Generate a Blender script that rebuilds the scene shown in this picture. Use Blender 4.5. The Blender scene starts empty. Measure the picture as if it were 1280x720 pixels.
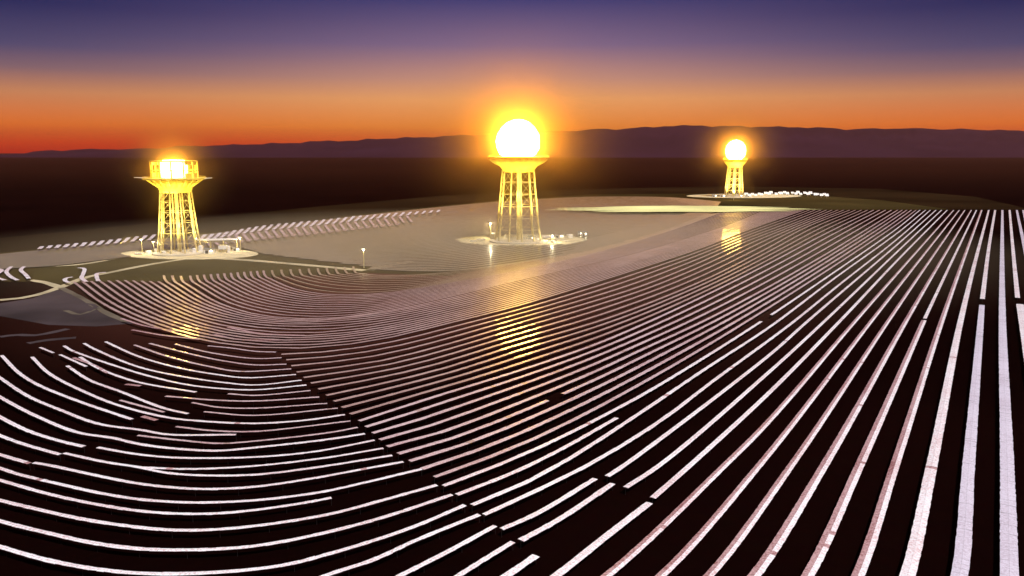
import bpy, math, random
from mathutils import Vector
random.seed(7)
C = bpy.context.scene.collection
PI = math.pi
R = math.radians

# ------------------------------------------------------------------ camera frame (photo pixels 1280x720)
F = 1005.0; H = 100.0
HY = 190.0
TH = math.atan((360.0 - HY) / F)
CT, ST = math.cos(TH), math.sin(TH)

def ray(x, y):
    u = (360.0 - y) / F
    return ((x - 640.0) / F, CT + u * ST, -ST + u * CT)

def P(x, y, z=0.0):
    """point of the plain (at height z) that the photograph shows at pixel x, y"""
    d = ray(x, y)
    t = (z - H) / d[2]
    return Vector((d[0] * t, d[1] * t, z))

def scale_at(y):                       # metres per photo pixel for a thing standing at ground pixel row y
    p = P(640, y)
    return (p.y * CT + H * ST) / F

# ------------------------------------------------------------------ materials
def mat(name):
    m = bpy.data.materials.new(name); m.use_nodes = True
    return m, m.node_tree, m.node_tree.nodes['Principled BSDF']

def simple(name, col, rough=0.6, metal=0.0, noise=0.0, nscale=1.0, coat=0.0, spec=0.5):
    m, nt, b = mat(name)
    b.inputs['Base Color'].default_value = (*col, 1)
    b.inputs['Roughness'].default_value = rough
    b.inputs['Metallic'].default_value = metal
    b.inputs['Coat Weight'].default_value = coat
    b.inputs['Specular IOR Level'].default_value = spec
    if noise > 0:
        tc = nt.nodes.new('ShaderNodeTexCoord')
        n = nt.nodes.new('ShaderNodeTexNoise'); n.inputs['Scale'].default_value = nscale
        n.inputs['Detail'].default_value = 6
        r = nt.nodes.new('ShaderNodeValToRGB')
        r.color_ramp.elements[0].position = 0.3; r.color_ramp.elements[1].position = 0.7
        r.color_ramp.elements[0].color = (*[c * (1 - noise) for c in col], 1)
        r.color_ramp.elements[1].color = (*[min(1, c * (1 + noise)) for c in col], 1)
        nt.links.new(tc.outputs['Object'], n.inputs['Vector'])
        nt.links.new(n.outputs['Fac'], r.inputs['Fac'])
        nt.links.new(r.outputs['Color'], b.inputs['Base Color'])
    return m

def emis(name, col, strength):
    m, nt, b = mat(name)
    b.inputs['Base Color'].default_value = (0.8, 0.7, 0.5, 1)
    b.inputs['Emission Color'].default_value = (*col, 1)
    b.inputs['Emission Strength'].default_value = strength
    return m

def mirror_mat(name, c0, c1, rough, coat, crough):
    """silvered glass: a scattering base colour under a clear glossy face"""
    m, nt, b = mat(name)
    g = nt.nodes.new('ShaderNodeNewGeometry')
    n = nt.nodes.new('ShaderNodeTexNoise'); n.inputs['Scale'].default_value = 1.6
    n.inputs['Detail'].default_value = 4; n.inputs['Roughness'].default_value = 0.7
    n2 = nt.nodes.new('ShaderNodeTexNoise'); n2.inputs['Scale'].default_value = 0.035
    mx = nt.nodes.new('ShaderNodeMix'); mx.data_type = 'RGBA'
    r = nt.nodes.new('ShaderNodeMapRange')
    r.inputs['From Min'].default_value = 0.38; r.inputs['From Max'].default_value = 0.56
    nt.links.new(g.outputs['Position'], n.inputs['Vector'])
    nt.links.new(g.outputs['Position'], n2.inputs['Vector'])
    ad = nt.nodes.new('ShaderNodeMath'); ad.operation = 'MULTIPLY_ADD'
    ad.inputs[1].default_value = 0.25
    nt.links.new(n2.outputs['Fac'], ad.inputs[0])
    m3 = nt.nodes.new('ShaderNodeMath'); m3.operation = 'MULTIPLY'; m3.inputs[1].default_value = 0.75
    nt.links.new(n.outputs['Fac'], m3.inputs[0]); nt.links.new(m3.outputs[0], ad.inputs[2])
    nt.links.new(ad.outputs[0], r.inputs['Value'])
    nt.links.new(r.outputs['Result'], mx.inputs['Factor'])
    mx.inputs['A'].default_value = (*c0, 1); mx.inputs['B'].default_value = (*c1, 1)
    nt.links.new(mx.outputs['Result'], b.inputs['Base Color'])
    b.inputs['Roughness'].default_value = rough
    b.inputs['Coat Weight'].default_value = coat
    b.inputs['Coat Roughness'].default_value = crough
    b.inputs['Coat IOR'].default_value = 1.9
    return m

M = {}
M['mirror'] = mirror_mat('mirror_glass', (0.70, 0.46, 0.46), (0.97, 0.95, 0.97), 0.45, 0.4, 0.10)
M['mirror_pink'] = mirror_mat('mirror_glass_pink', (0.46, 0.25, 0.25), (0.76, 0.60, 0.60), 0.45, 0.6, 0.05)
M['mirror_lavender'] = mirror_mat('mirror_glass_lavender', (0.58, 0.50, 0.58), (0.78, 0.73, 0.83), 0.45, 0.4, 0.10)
M['mirror_shade'] = mirror_mat('mirror_glass_shade_dull', (0.24, 0.07, 0.06), (0.62, 0.40, 0.40), 0.45, 0.5, 0.10)  # darker red paints the shaded half of tilted facets; also random dull panels
M['mirror_mid'] = mirror_mat('mirror_glass_mid', (0.30, 0.17, 0.14), (0.52, 0.36, 0.32), 0.4, 0.32, 0.02)  # base colour warmed for the middle tower's glow
M['mirror_far'] = mirror_mat('mirror_glass_far', (0.15, 0.12, 0.055), (0.29, 0.225, 0.105), 0.4, 0.6, 0.05)  # warm tint holds the towers' glow in the base colour
M['mirror_gold'] = mirror_mat('mirror_glass_gold', (0.26, 0.18, 0.09), (0.42, 0.30, 0.17), 0.4, 0.34, 0.02)  # gold tint paints the warm sheen near the towers
M['steel_dark'] = simple('painted_steel', (0.009, 0.007, 0.007), 0.6)
M['steel'] = simple('yellow_lit_steel', (0.66, 0.56, 0.26), 0.45, 0.2, 0.25, 0.3)  # yellow of the lit tower put into the base colour
M['conc'] = simple('pale_concrete', (0.55, 0.50, 0.38), 0.85, 0, 0.2, 0.08)
M['white'] = simple('white_paint', (0.78, 0.76, 0.70), 0.5, 0, 0.12, 0.2)
M['grey'] = simple('grey_panel', (0.22, 0.21, 0.19), 0.6, 0, 0.2, 0.3)
M['dark'] = simple('dark_opening', (0.03, 0.03, 0.03), 0.5)
M['path'] = simple('pale_gravel_track', (0.42, 0.36, 0.22), 0.95, 0, 0.3, 0.05, spec=0.1)
M['pad'] = simple('pad_gravel', (0.60, 0.52, 0.32), 0.95, 0, 0.25, 0.1, spec=0.1)
M['light_streak'] = simple('pale_light_streak', (0.78, 0.75, 0.30), 0.8, 0, 0.2, 0.01)  # bright reflected light as a surface colour
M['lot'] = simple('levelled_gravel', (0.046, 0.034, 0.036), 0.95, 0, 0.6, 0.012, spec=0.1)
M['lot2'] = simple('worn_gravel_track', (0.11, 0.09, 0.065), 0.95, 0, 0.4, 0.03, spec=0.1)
M['lamp_white'] = emis('lamp_glass', (1.0, 0.9, 0.6), 12.0)
M['recv_big'] = emis('receiver_glow', (1.0, 0.52, 0.075), 95.0)
M['recv_left'] = emis('receiver_glow_drum', (1.0, 0.58, 0.11), 34.0)
M['recv_far'] = emis('receiver_glow_far', (1.0, 0.55, 0.10), 55.0)
M['warm_steel'] = simple('glow_yellow_steel', (0.80, 0.66, 0.12), 0.5, 0.1, 0.2, 0.2)  # receiver's yellow glow put into the base colour

# ------------------------------------------------------------------ mesh collecting
class MB:
    def __init__(s): s.v = []; s.f = []; s.mi = []
    def quad(s, a, b, c, d, mi=0):
        n = len(s.v); s.v += [tuple(a), tuple(b), tuple(c), tuple(d)]; s.f.append((n, n+1, n+2, n+3)); s.mi.append(mi)
    def box(s, c, size, rz=0.0, mi=0):
        cx, cy, cz = c; sx, sy, sz = [k * 0.5 for k in size]; n = len(s.v)
        ca, sa = math.cos(rz), math.sin(rz)
        for dz in (-sz, sz):
            for dx, dy in ((-sx, -sy), (sx, -sy), (sx, sy), (-sx, sy)):
                s.v.append((cx + dx*ca - dy*sa, cy + dx*sa + dy*ca, cz + dz))
        for f in ((3,2,1,0), (4,5,6,7), (0,1,5,4), (1,2,6,5), (2,3,7,6), (3,0,4,7)):
            s.f.append(tuple(n + k for k in f)); s.mi.append(mi)
    def tube(s, pts, rads, seg=8, cap=True, mi=0):
        pts = [Vector(p) for p in pts]; n0 = len(s.v); m = len(pts)
        for i, p in enumerate(pts):
            d = (pts[min(i+1, m-1)] - pts[max(i-1, 0)]).normalized()
            a = Vector((0,0,1)) if abs(d.z) < 0.9 else Vector((1,0,0))
            u = d.cross(a).normalized(); w = d.cross(u)
            r = rads[i] if isinstance(rads, (list, tuple)) else rads
            for k in range(seg):
                t = 2*PI*k/seg
                s.v.append(tuple(p + u*math.cos(t)*r + w*math.sin(t)*r))
        for i in range(m-1):
            for k in range(seg):
                a = n0 + i*seg + k; b = n0 + i*seg + (k+1) % seg
                s.f.append((a, b, b+seg, a+seg)); s.mi.append(mi)
        if cap:
            s.f.append(tuple(n0 + k for k in range(seg))[::-1]); s.mi.append(mi)
            s.f.append(tuple(n0 + (m-1)*seg + k for k in range(seg))); s.mi.append(mi)
    def lathe(s, prof, seg=32, c=(0,0), mi=0):
        n0 = len(s.v)
        for r, z in prof:
            for k in range(seg):
                t = 2*PI*k/seg
                s.v.append((c[0] + r*math.cos(t), c[1] + r*math.sin(t), z))
        for i in range(len(prof)-1):
            for k in range(seg):
                a = n0 + i*seg + k; b = n0 + i*seg + (k+1) % seg
                s.f.append((a, b, b+seg, a+seg)); s.mi.append(mi)
        s.f.append(tuple(n0 + k for k in range(seg))[::-1]); s.mi.append(mi)
        s.f.append(tuple(n0 + (len(prof)-1)*seg + k for k in range(seg))); s.mi.append(mi)
    def ring(s, r, z, th, seg=32):
        pts = [(r*math.cos(2*PI*k/seg), r*math.sin(2*PI*k/seg), z) for k in range(seg+1)]
        s.tube(pts, th, 6, cap=False)
    def build(s, name, mats, parent=None, smooth=False):
        me = bpy.data.meshes.new(name); me.from_pydata(s.v, [], s.f)
        if not isinstance(mats, (list, tuple)): mats = [mats]
        for m in mats: me.materials.append(m)
        if len(mats) > 1: me.polygons.foreach_set('material_index', s.mi)
        if smooth: me.polygons.foreach_set('use_smooth', [True]*len(me.polygons))
        me.update()
        o = bpy.data.objects.new(name, me); C.objects.link(o)
        if parent: o.parent = parent
        return o

def tag(o, label=None, cat=None, group=None, kind=None):
    if label: o['label'] = label
    if cat: o['category'] = cat
    if group: o['group'] = group
    if kind: o['kind'] = kind
    return o

def empty(name, loc, rz=0.0):
    o = bpy.data.objects.new(name, None); C.objects.link(o)
    o.location = loc; o.rotation_euler = (0, 0, rz); o.empty_display_size = 2
    return o

ONES = ['', 'first', 'second', 'third', 'fourth', 'fifth', 'sixth', 'seventh', 'eighth', 'ninth', 'tenth', 'eleventh', 'twelfth',
        'thirteenth', 'fourteenth', 'fifteenth', 'sixteenth', 'seventeenth', 'eighteenth', 'nineteenth']
TENS = {2: ('twentieth', 'twenty'), 3: ('thirtieth', 'thirty'), 4: ('fortieth', 'forty'), 5: ('fiftieth', 'fifty')}
def nth(n):
    if n < 20: return ONES[n]
    t, o = divmod(n, 10)
    return TENS[t][0] if o == 0 else TENS[t][1] + '-' + ONES[o]

# ------------------------------------------------------------------ curves
def catmull(pts, sub=10):
    pts = [Vector(p) for p in pts]
    if len(pts) < 3:
        a, b = pts[0], pts[-1]
        return [a.lerp(b, k / sub) for k in range(sub + 1)]
    q = [pts[0]*2 - pts[1]] + pts + [pts[-1]*2 - pts[-2]]
    out = []
    for i in range(1, len(q)-2):
        p0, p1, p2, p3 = q[i-1], q[i], q[i+1], q[i+2]
        t0 = 0.0
        t1 = t0 + max((p1-p0).length, 1e-3)**0.5; t2 = t1 + max((p2-p1).length, 1e-3)**0.5; t3 = t2 + max((p3-p2).length, 1e-3)**0.5
        for k in range(sub):
            t = t1 + (t2-t1)*k/sub
            A1 = p0*((t1-t)/(t1-t0)) + p1*((t-t0)/(t1-t0))
            A2 = p1*((t2-t)/(t2-t1)) + p2*((t-t1)/(t2-t1))
            A3 = p2*((t3-t)/(t3-t2)) + p3*((t-t2)/(t3-t2))
            B1 = A1*((t2-t)/(t2-t0)) + A2*((t-t0)/(t2-t0))
            B2 = A2*((t3-t)/(t3-t1)) + A3*((t-t1)/(t3-t1))
            out.append(B1*((t2-t)/(t2-t1)) + B2*((t-t1)/(t2-t1)))
    out.append(pts[-1])
    return out

def resample(pts, n):
    L = [0.0]
    for a, b in zip(pts, pts[1:]): L.append(L[-1] + (b-a).length)
    out = []; j = 0
    for k in range(n+1):
        s = L[-1]*k/n
        while j < len(L)-2 and L[j+1] < s: j += 1
        t = (s - L[j]) / max(L[j+1]-L[j], 1e-6)
        out.append(pts[j].lerp(pts[j+1], min(max(t, 0), 1)))
    return out

def length(pts): return sum((b-a).length for a, b in zip(pts, pts[1:]))

ZM = 2.4
def world(px, z=ZM): return catmull([P(x, y, z) for x, y in px])

def strip_panels(mb, pts, w, step, gap=0.0, ridge=5.0, jit=0.5, shade=True, w1=None, wj=0.05, dull=0.0):
    """a run of two-facet heliostat mirrors set side by side along a line"""
    n = max(1, int(round(length(pts) / step)))
    q = resample(pts, n)
    for i in range(n):
        a, b = q[i], q[i+1]
        d = b - a; L = d.length
        if L < 1e-4: continue
        d = d / L; s = Vector((d.y, -d.x, 0)).normalized()      # to the right of the run
        if s.x < 0: s = -s
        ww = (w if w1 is None else w + (w1-w)*i/n) * random.uniform(1-wj, 1+wj)
        a2 = a + d*gap*0.5; b2 = b - d*gap*0.5
        c = (a2+b2)*0.5
        pt = math.tan(R(random.gauss(0, jit))); rr = math.tan(R(random.gauss(0, jit)))
        dz = random.uniform(-0.02, 0.02)
        def pos(base, off):
            al = (base - c).dot(d)
            z = base.z + dz + pt*al + rr*off - abs(off)*math.tan(R(ridge))
            v = base + s*off; v.z = z
            return v
        h = ww*0.5; g = 0.012
        dm = random.random() < dull
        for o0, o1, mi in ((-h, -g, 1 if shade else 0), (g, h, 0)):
            v = [pos(a2, o0), pos(b2, o0), pos(b2, o1), pos(a2, o1)]
            # face up
            nn = (v[1]-v[0]).cross(v[3]-v[0])
            if nn.z < 0: v = v[::-1]
            mb.quad(*v, mi=1 if dm else mi)

def frame_mesh(mb, pts, step):
    n = max(1, int(length(pts)/step))
    q = resample(pts, n)
    mb.tube([p - Vector((0,0,0.45)) for p in q], 0.16, 4)
    for p in q:
        mb.tube([p - Vector((0,0,ZM+0.05)), p - Vector((0,0,0.4))], 0.07, 4, cap=False)

n_rows = 0
def row(pts, label, w=3.3, step=3.0, mats=('mirror', 'mirror'), group='long curved rows of mirrors', ridge=4.0, jit=0.5, w1=None, gap=0.0, fr=True):
    global n_rows
    if length(pts) < 6: return None
    base = Vector((pts[0].x, pts[0].y, 0))
    loc = [p - base for p in pts]
    t = empty('mirror_row', base)
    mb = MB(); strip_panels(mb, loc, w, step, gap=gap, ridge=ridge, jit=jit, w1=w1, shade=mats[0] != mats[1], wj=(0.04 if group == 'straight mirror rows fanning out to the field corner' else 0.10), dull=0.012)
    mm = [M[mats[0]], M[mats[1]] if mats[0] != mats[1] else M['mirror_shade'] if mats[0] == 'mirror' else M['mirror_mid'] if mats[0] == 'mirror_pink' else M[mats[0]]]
    mb.build('mirror_panels', mm, t)
    if fr:
        fb = MB(); frame_mesh(fb, loc, 12.0 if step < 4 else 24.0)
        fb.build('support_frame', M['steel_dark'], t)
    tag(t, label, 'mirror row', group)
    n_rows += 1
    return t

def lerp_rows(a, b, t, n=60):
    A = resample(a, n); B = resample(b, n)
    return [p.lerp(q, t) for p, q in zip(A, B)]

# ------------------------------------------------------------------ near fan: the straight rows towards the right
fan = {
 -4: [(1452,720),(1330,400),(1286,262.5)],
 -3: [(1392,720),(1318,430),(1279,262.5)],
 -2: [(1333,720),(1304,500),(1297,400),(1271,262.5)],
  0: [(1263,760),(1262,720),(1259,580),(1253,400),(1253,262.5)],
  2: [(1117,760),(1134,720),(1165,580),(1201,400),(1236,262.5)],
  3: [(1049,760),(1072,720),(1119,580),(1177.5,400),(1227,262.5)],
  5: [(902,760),(942,720),(1031,580),(1133,400),(1214,262.5)],
  6: [(838,760),(885,720),(990,580),(1111,400),(1206,262.5)],
  7: [(770,760),(825,720),(950,580),(1090,400),(1199,262.5)],
  8: [(695,760),(757,720),(907,580),(960,527),(1070,400),(1192,262.5)],
}
lab = {
 -4: 'broad pale mirror row just outside the others at the far eastern edge of the field',
 -3: 'pale mirror row leaning away beyond the broken row at the field corner',
 -2: 'short slanting mirror row tip clipped by the photo edge beside the widest row',
  0: 'widest lavender mirror row, running almost straight up beside the photo edge',
  2: 'wide pale mirror row directly beside the row with the square break in it',
  3: 'fourth wide mirror row in from the corner, unbroken and reddish along one side',
  5: 'sixth mirror row from the straight corner row, unbroken, with a red-brown edge',
  6: 'seventh mirror row from the straight corner row, slanting with a shaded red edge',
  7: 'eighth mirror row from the straight corner row, running whole from front to back',
  8: 'ninth mirror row from the corner, first whole row beyond the cut fan row',
}
FG = 'straight mirror rows fanning out to the field corner'
for k, px in fan.items():
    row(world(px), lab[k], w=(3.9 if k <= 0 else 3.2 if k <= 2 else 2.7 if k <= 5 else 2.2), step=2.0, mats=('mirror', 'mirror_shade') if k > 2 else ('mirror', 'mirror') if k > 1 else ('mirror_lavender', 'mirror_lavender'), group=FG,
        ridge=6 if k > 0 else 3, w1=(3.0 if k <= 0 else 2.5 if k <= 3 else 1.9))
row(world([(1185,760),(1199,720),(1211,580),(1226,400),(1227.5,381)]), 'near piece of the second row from the corner, below its square break', 3.6, 2.6, ('mirror_lavender','mirror_lavender'), FG, w1=3.1)
row(world([(1228,373.5),(1236,310),(1244,262.5)]), 'far piece of the second row from the corner, above its square break', 2.9, 2.2, ('mirror','mirror'), FG)
row(world([(1272,372),(1267,320),(1262,262.5)]), 'far piece of the outermost broken row by the photo edge', 2.9, 2.2, ('mirror','mirror'), FG)
row(world([(1350,760),(1306,560),(1280,410),(1275,380)]), 'near piece of the outermost broken row, cut by the photo edge', 4.2, 2.0, ('mirror','mirror'), FG)
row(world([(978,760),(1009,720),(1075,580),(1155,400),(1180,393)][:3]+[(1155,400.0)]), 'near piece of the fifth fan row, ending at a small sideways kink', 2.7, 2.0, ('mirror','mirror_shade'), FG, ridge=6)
row(world([(1156,398),(1181,345),(1220.6,262.5)]), 'far thin piece of the fifth fan row, beyond its sideways kink', 1.9, 2.2, ('mirror','mirror'), FG)
row(world([(640,756),(694,720),(755,672),(812,628)]), 'short near piece of the tenth fan row, cut off at its far end', 2.2, 2.0, ('mirror','mirror'), FG)
row(world([(816,622),(864,580),(960,492),(1051,400),(1120,327),(1184,262.5)]), 'long far piece of the tenth fan row, starting just past a narrow cut', 1.9, 2.2, ('mirror','mirror'), FG)
row(world([(782,609),(826,580),(960,466),(1032,400),(1120,316),(1177,262.5)]), 'eleventh fan row, starting with a rounded end over open dark ground', 1.8, 2.2, ('mirror','mirror'), FG)
row(world([(759,595),(782,580),(960,445),(1011,400),(1120,307),(1170,262.5)]), 'twelfth fan row, starting beside the end of a short isolated row', 1.8, 2.2, ('mirror','mirror'), FG)

# ------------------------------------------------------------------ the long curved rows that start at the diagonal service gap
A12 = world([(605,643),(640,627),(726,586),(821,529),(890,477),(960,426),(992,402),(1050,355),(1120,300),(1163,262.5)])
A13 = world([(590,631),(640,611),(700,580),(800,516),(880,462),(960,410),(1040,350),(1120,292.5),(1157,262.5)])
A14 = world([(571,618),(640,591),(700,562),(771,522)])
A15 = world([(554,607),(640,574),(700,547),(755,519),(800,495),(880,447),(960,396),(1040,342),(1120,286.5),(1150,262.5)])
A16 = world([(543,596),(640,560),(720,523),(800,480),(880,434),(960,385),(1040,334),(1120,281),(1145,262.5)])
A20 = world([(484,558),(552,540),(640,507),(740,466),(800,438),(880,401),(960,359),(1040,313),(1122,262.5)])
A24 = world([(449,526),(552,493),(640,466),(740,432),(800,407),(880,370),(960,330),(1030,293),(1092,262.5)])
A28 = world([(408,494),(470,481),(552,461),(640,433),(740,404),(800,383),(880,350),(950,315),(1010,283),(1062,262.5)])
A32 = world([(371,465),(470,452),(552,432),(640,406),(740,377),(800,358),(870,330),(930,303),(990,280),(1033,262.5)])
A36r = world([(346,436),(400,434),(480,423),(560,404),(640,384),(740,354),(800,335),(870,312),(930,289),(1005,262.5)])
GR = 'curved rows sweeping from the service gap to the field corner'
def between(idx, table):
    ks = sorted(table)
    for a, b in zip(ks, ks[1:]):
        if a <= idx <= b: return lerp_rows(table[a], table[b], (idx-a)/(b-a))
T1 = {12: A12, 13: A13, 14: A14, 15: A15, 16: A16, 20: A20, 24: A24, 28: A28, 32: A32, 36: A36r}
def cut(pts, f0, f1):
    q = resample(pts, 200); return q[int(200*f0):int(200*f1)+1]
def cut_x(pts, px_x0=None, px_x1=None):
    """keep the piece whose photo column lies between the two"""
    out = []
    for p in resample(pts, 240):
        dep = p.y*CT - (p.z-H)*ST
        x = 640 + F*p.x/dep
        if (px_x0 is None or x >= px_x0) and (px_x1 is None or x <= px_x1): out.append(p)
    return out
for i in range(12, 36):
    c = between(i, T1)
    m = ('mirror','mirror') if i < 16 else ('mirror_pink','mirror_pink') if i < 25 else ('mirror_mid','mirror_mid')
    w = 1.75 if i < 17 else 2.0
    base = 'mirror row number counted inwards from the isolated short row, %s sweeping past the service gap' % nth(i-11)
    base = '%s curved row beyond the service gap, counted from the fan towards the middle tower' % nth(i-11)
    if i == 14:
        row(A14, 'curved row starting at the service gap and stopping short in mid field', w, 2.2, m, GR)
    elif i == 15:
        c1 = cut_x(c, None, 952)
        row(c1, 'long curved row that ends in a hook among the fan rows', w, 2.2, m, GR)
        row(cut_x(c, 962, None), 'far continuation of the hooked curved row behind its break', w, 3.0, m, GR)
    elif i == 19:
        row(cut_x(c, None, 686), 'curved row from the service gap with its end tapering off early', w, 3.0, m, GR)
        row(cut_x(c, 700, None), 'far continuation of the early tapering curved row', w, 3.0, m, GR)
    else:
        row(c, base, w, 3.0 if i < 24 else 3.6, m, GR, fr=i < 30, ridge=3 if i < 20 else 0.4, jit=0.6 if i < 20 else 0.22)
# the kinked and isolated pieces in front
GI = 'short rows set apart beside the open dark ground'
row(world([(627,661),(670,642),(744,598)]), 'short straight row, upper of the two bars beside open dark ground', 1.8, 2.0, ('mirror','mirror'), GI)
row(world([(651,675),(700,648),(766,604)]), 'short straight creamy row, lower of the two bars beside open dark ground', 2.0, 2.0, ('mirror','mirror'), GI)
row(world([(560,765),(632,720),(670,694)]), 'stub of a row with a blunt end at the lowest edge of the field', 2.1, 2.0, ('mirror','mirror'), GI)
GL = 'curved rows of the near bowl before the service gap'
left = [
 ([(500,768),(572,720),(641,677)], 'blunt ended row just above the lowest stub', 3.4),
 ([(420,762),(499,720),(560,689),(619,657)], 'blunt ended row second above the lowest stub, leaving by the photo bottom', 3.4),
 ([(300,768),(405,720),(465,700),(520,675),(599,643)], 'blunt ended row third above the lowest stub, crossing the photo bottom', 3.3),
 ([(-70,660),(0,683),(60,700),(120,711),(180,716.5),(240,716.5),(320,711),(365,704),(411,692),(465,676),(520,657),(581,631)], 'lowest complete curved row, sagging to the photo bottom', 3.3),
 ([(-70,627),(0,651),(60,666),(120,679),(180,686),(240,687),(280,685.5),(320,682),(382,671),(470,649),(565,618)], 'second complete curved row up from the photo bottom', 3.3),
 ([(-70,603),(0,625),(50,637),(100,648),(150,656),(210,662),(260,662),(320,657),(411,642.5),(480,624.5),(546,606)], 'third complete curved row up from the photo bottom', 3.2),
 ([(-70,580),(0,600),(60,617),(120,630),(180,639),(230,642),(280,641),(320,637),(370,630),(414,622)], 'curved row that stops halfway, fourth up from the photo bottom', 3.0),
 ([(-60,568),(0,585),(21,592),(75,605),(130,617),(175,624),(215,627),(250,628),(320,625),(400,615),(460,602),(527,586)], 'fifth long curved row up, just above the row that stops halfway', 3.1),
 ([(-60,548),(0,568),(37,579)], 'thick left end of the sixth curved row before its small step', 3.4),
 ([(42,578),(60,581),(125,595),(172,604),(215,609),(262,611),(320,608),(395,597),(460,585),(504,577)], 'sixth long curved row after its small step', 3.1),
 ([(-60,513),(0,544),(30,555),(75,568)], 'thick start of the seventh curved row before its step', 3.3),
 ([(80,566),(130,577),(175,584),(210,591),(255,594),(320,593),(395,584),(490,569)], 'seventh curved row after its step, lower branch of a fork', 3.0),
 ([(178,584),(240,586),(320,582),(407,572),(479,560)], 'upper branch of the fork at the middle of the bowl', 2.8),
 ([(-50,490),(0,521),(37,539),(75,551),(105,558)], 'eighth curved row before the faint narrow step', 3.1),
 ([(122,559),(175,568),(225,572),(320,571),(395,564),(468,550)], 'eighth curved row after the faint narrow step', 2.9),
 ([(-50,464),(0,496),(50,522),(100,541),(140,547),(175,555),(225,561),(275,563),(320,559),(402,550),(456,542)], 'ninth curved row, unbroken from the field side to the gap', 2.9),
 ([(-50,436),(0,472),(37,496),(75,512),(125,530),(175,537),(212,543),(295,543)], 'tenth curved row, thinning out before the middle of the bowl', 2.8),
 ([(172,544),(225,550),(275,554),(320,551),(415,540),(447,534)], 'row beginning in mid bowl just under the thinning tenth row', 2.7),
 ([(2,444),(25,467),(50,482),(100,502),(135,514),(165,524)], 'curved row with its rounded tip at the dark bank, first by the photo edge', 2.9),
 ([(40,446),(62,467),(100,487),(150,507),(212,522),(250,526),(320,529),(382,525),(431,518)], 'long curved row with its rounded tip second along the dark bank', 2.8),
 ([(84,457),(112,475),(150,489),(205,510),(235,517)], 'curved row with a rounded tip third along the dark bank', 2.8),
 ([(150,500),(205,515)], 'faint doubled short row tucked under the third bank row', 2.4),
 ([(220,533),(265,538),(320,539),(438,526)], 'thin row starting in the hollow of the bowl, lowest of the hollow rows', 2.6),
 ([(255,514.5),(320,519),(422,510)], 'thin row starting in the hollow of the bowl, second of the hollow rows', 2.6),
 ([(240,503),(275,509),(320,510),(409,504)], 'thin row starting in the hollow of the bowl, third of the hollow rows', 2.6),
 ([(207,495),(270,500),(320,501),(399,496)], 'thin gold tinted row starting in the hollow of the bowl', 2.6),
 ([(285,492),(320,494),(388,488)], 'short pale row between the gold tinted row and the gap', 2.5),
 ([(75,443),(108,458)], 'short tilted row beside the tips on the dark bank', 2.5),
 ([(50,434),(67,441)], 'tiny detached row high on the dark bank', 2.4),
 ([(100,446),(125,461),(175,478),(245,490)], 'upper bank row, lowest of the gold lit set', 2.7),
 ([(80,432),(90,438),(150,459),(187,470),(230,480),(270,485),(320,487),(383,481)], 'upper bank row, second of the gold lit set', 2.7),
 ([(105,429),(120,437),(175,459),(225,470),(280,478),(320,481),(377,475)], 'upper bank row, third of the gold lit set', 2.7),
 ([(132,427),(175,446),(225,460),(265,467),(310,472),(370,468)], 'upper bank row, fourth of the gold lit set', 2.7),
 ([(168,431),(212,446),(262,458),(300,464),(364,461)], 'upper bank row, fifth of the gold lit set', 2.7),
 ([(187,429),(237,442),(280,451),(320,456),(358,455)], 'upper bank row, sixth of the gold lit set', 2.7),
 ([(219,430),(265,441),(320,448),(352,447)], 'upper bank row, seventh of the gold lit set', 2.7),
 ([(260,432),(290,435),(320,439),(345,440)], 'upper bank row, last and shortest of the gold lit set', 2.6),
]
for px, lb, w in left:
    row(world(px), lb, w*(0.47 if px[0][1] > 500 or px[-1][1] > 560 else 0.56), 2.0, ('mirror','mirror') if px[0][0] < 150 or px[0][1] > 560 else ('mirror_pink','mirror_pink'), GL, jit=0.7, ridge=3, fr=True)

# ------------------------------------------------------------------ mid field rows curving past the towers
A36 = world([(92,352),(130,380),(180,403),(250,424),(320,434),(400,434),(480,423),(560,404),(640,384),(740,354),(800,335),(870,312),(930,289),(1005,262.5)])
A40 = world([(150,350),(200,381),(260,405),(330,417),(400,418),(480,408),(560,391),(640,371),(740,343),(800,325),(870,304),(925,284),(985,262.5)])
A46 = world([(235,353),(290,383),(350,396),(420,397),(500,385),(570,370),(640,353),(740,330),(800,315),(860,297),(910,281),(955,262.5)])
A52 = world([(335,346),(375,362),(420,368),(480,366),(560,354),(640,339.5),(720,322),(790,303),(850,284),(900,266)])
A57 = world([(448,341),(480,344),(520,343),(560,340),(600,336),(640,330),(700,320),(750,309),(800,296),(840,284),(880,268)])
T2 = {36: A36, 40: A40, 46: A46, 52: A52, 57: A57}
def arc_order(c):  return c
GM = 'fine curved rows of the middle field'
k = 0
i = 36.0
while i <= 57.0:
    c = between(i, T2); k += 1
    if i > 43.5:                                   # the row turns up to a bright end beside the track
        p0 = c[0]; dep = p0.y*CT - (p0.z-H)*ST; xp = 640 + F*p0.x/dep; yp = HY + 0.0
        yp = 360 - F*((p0.z-H)*CT + p0.y*ST)/dep
        c = [P(xp-3.5, yp-8, ZM), P(xp-2.5, yp-3.5, ZM)] + c
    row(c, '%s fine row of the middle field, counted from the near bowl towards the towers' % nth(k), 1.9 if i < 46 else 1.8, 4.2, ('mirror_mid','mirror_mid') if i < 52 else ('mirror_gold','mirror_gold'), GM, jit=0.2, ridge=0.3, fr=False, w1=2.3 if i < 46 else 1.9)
    i += 0.74 if i < 45.9 else 0.5

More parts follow.
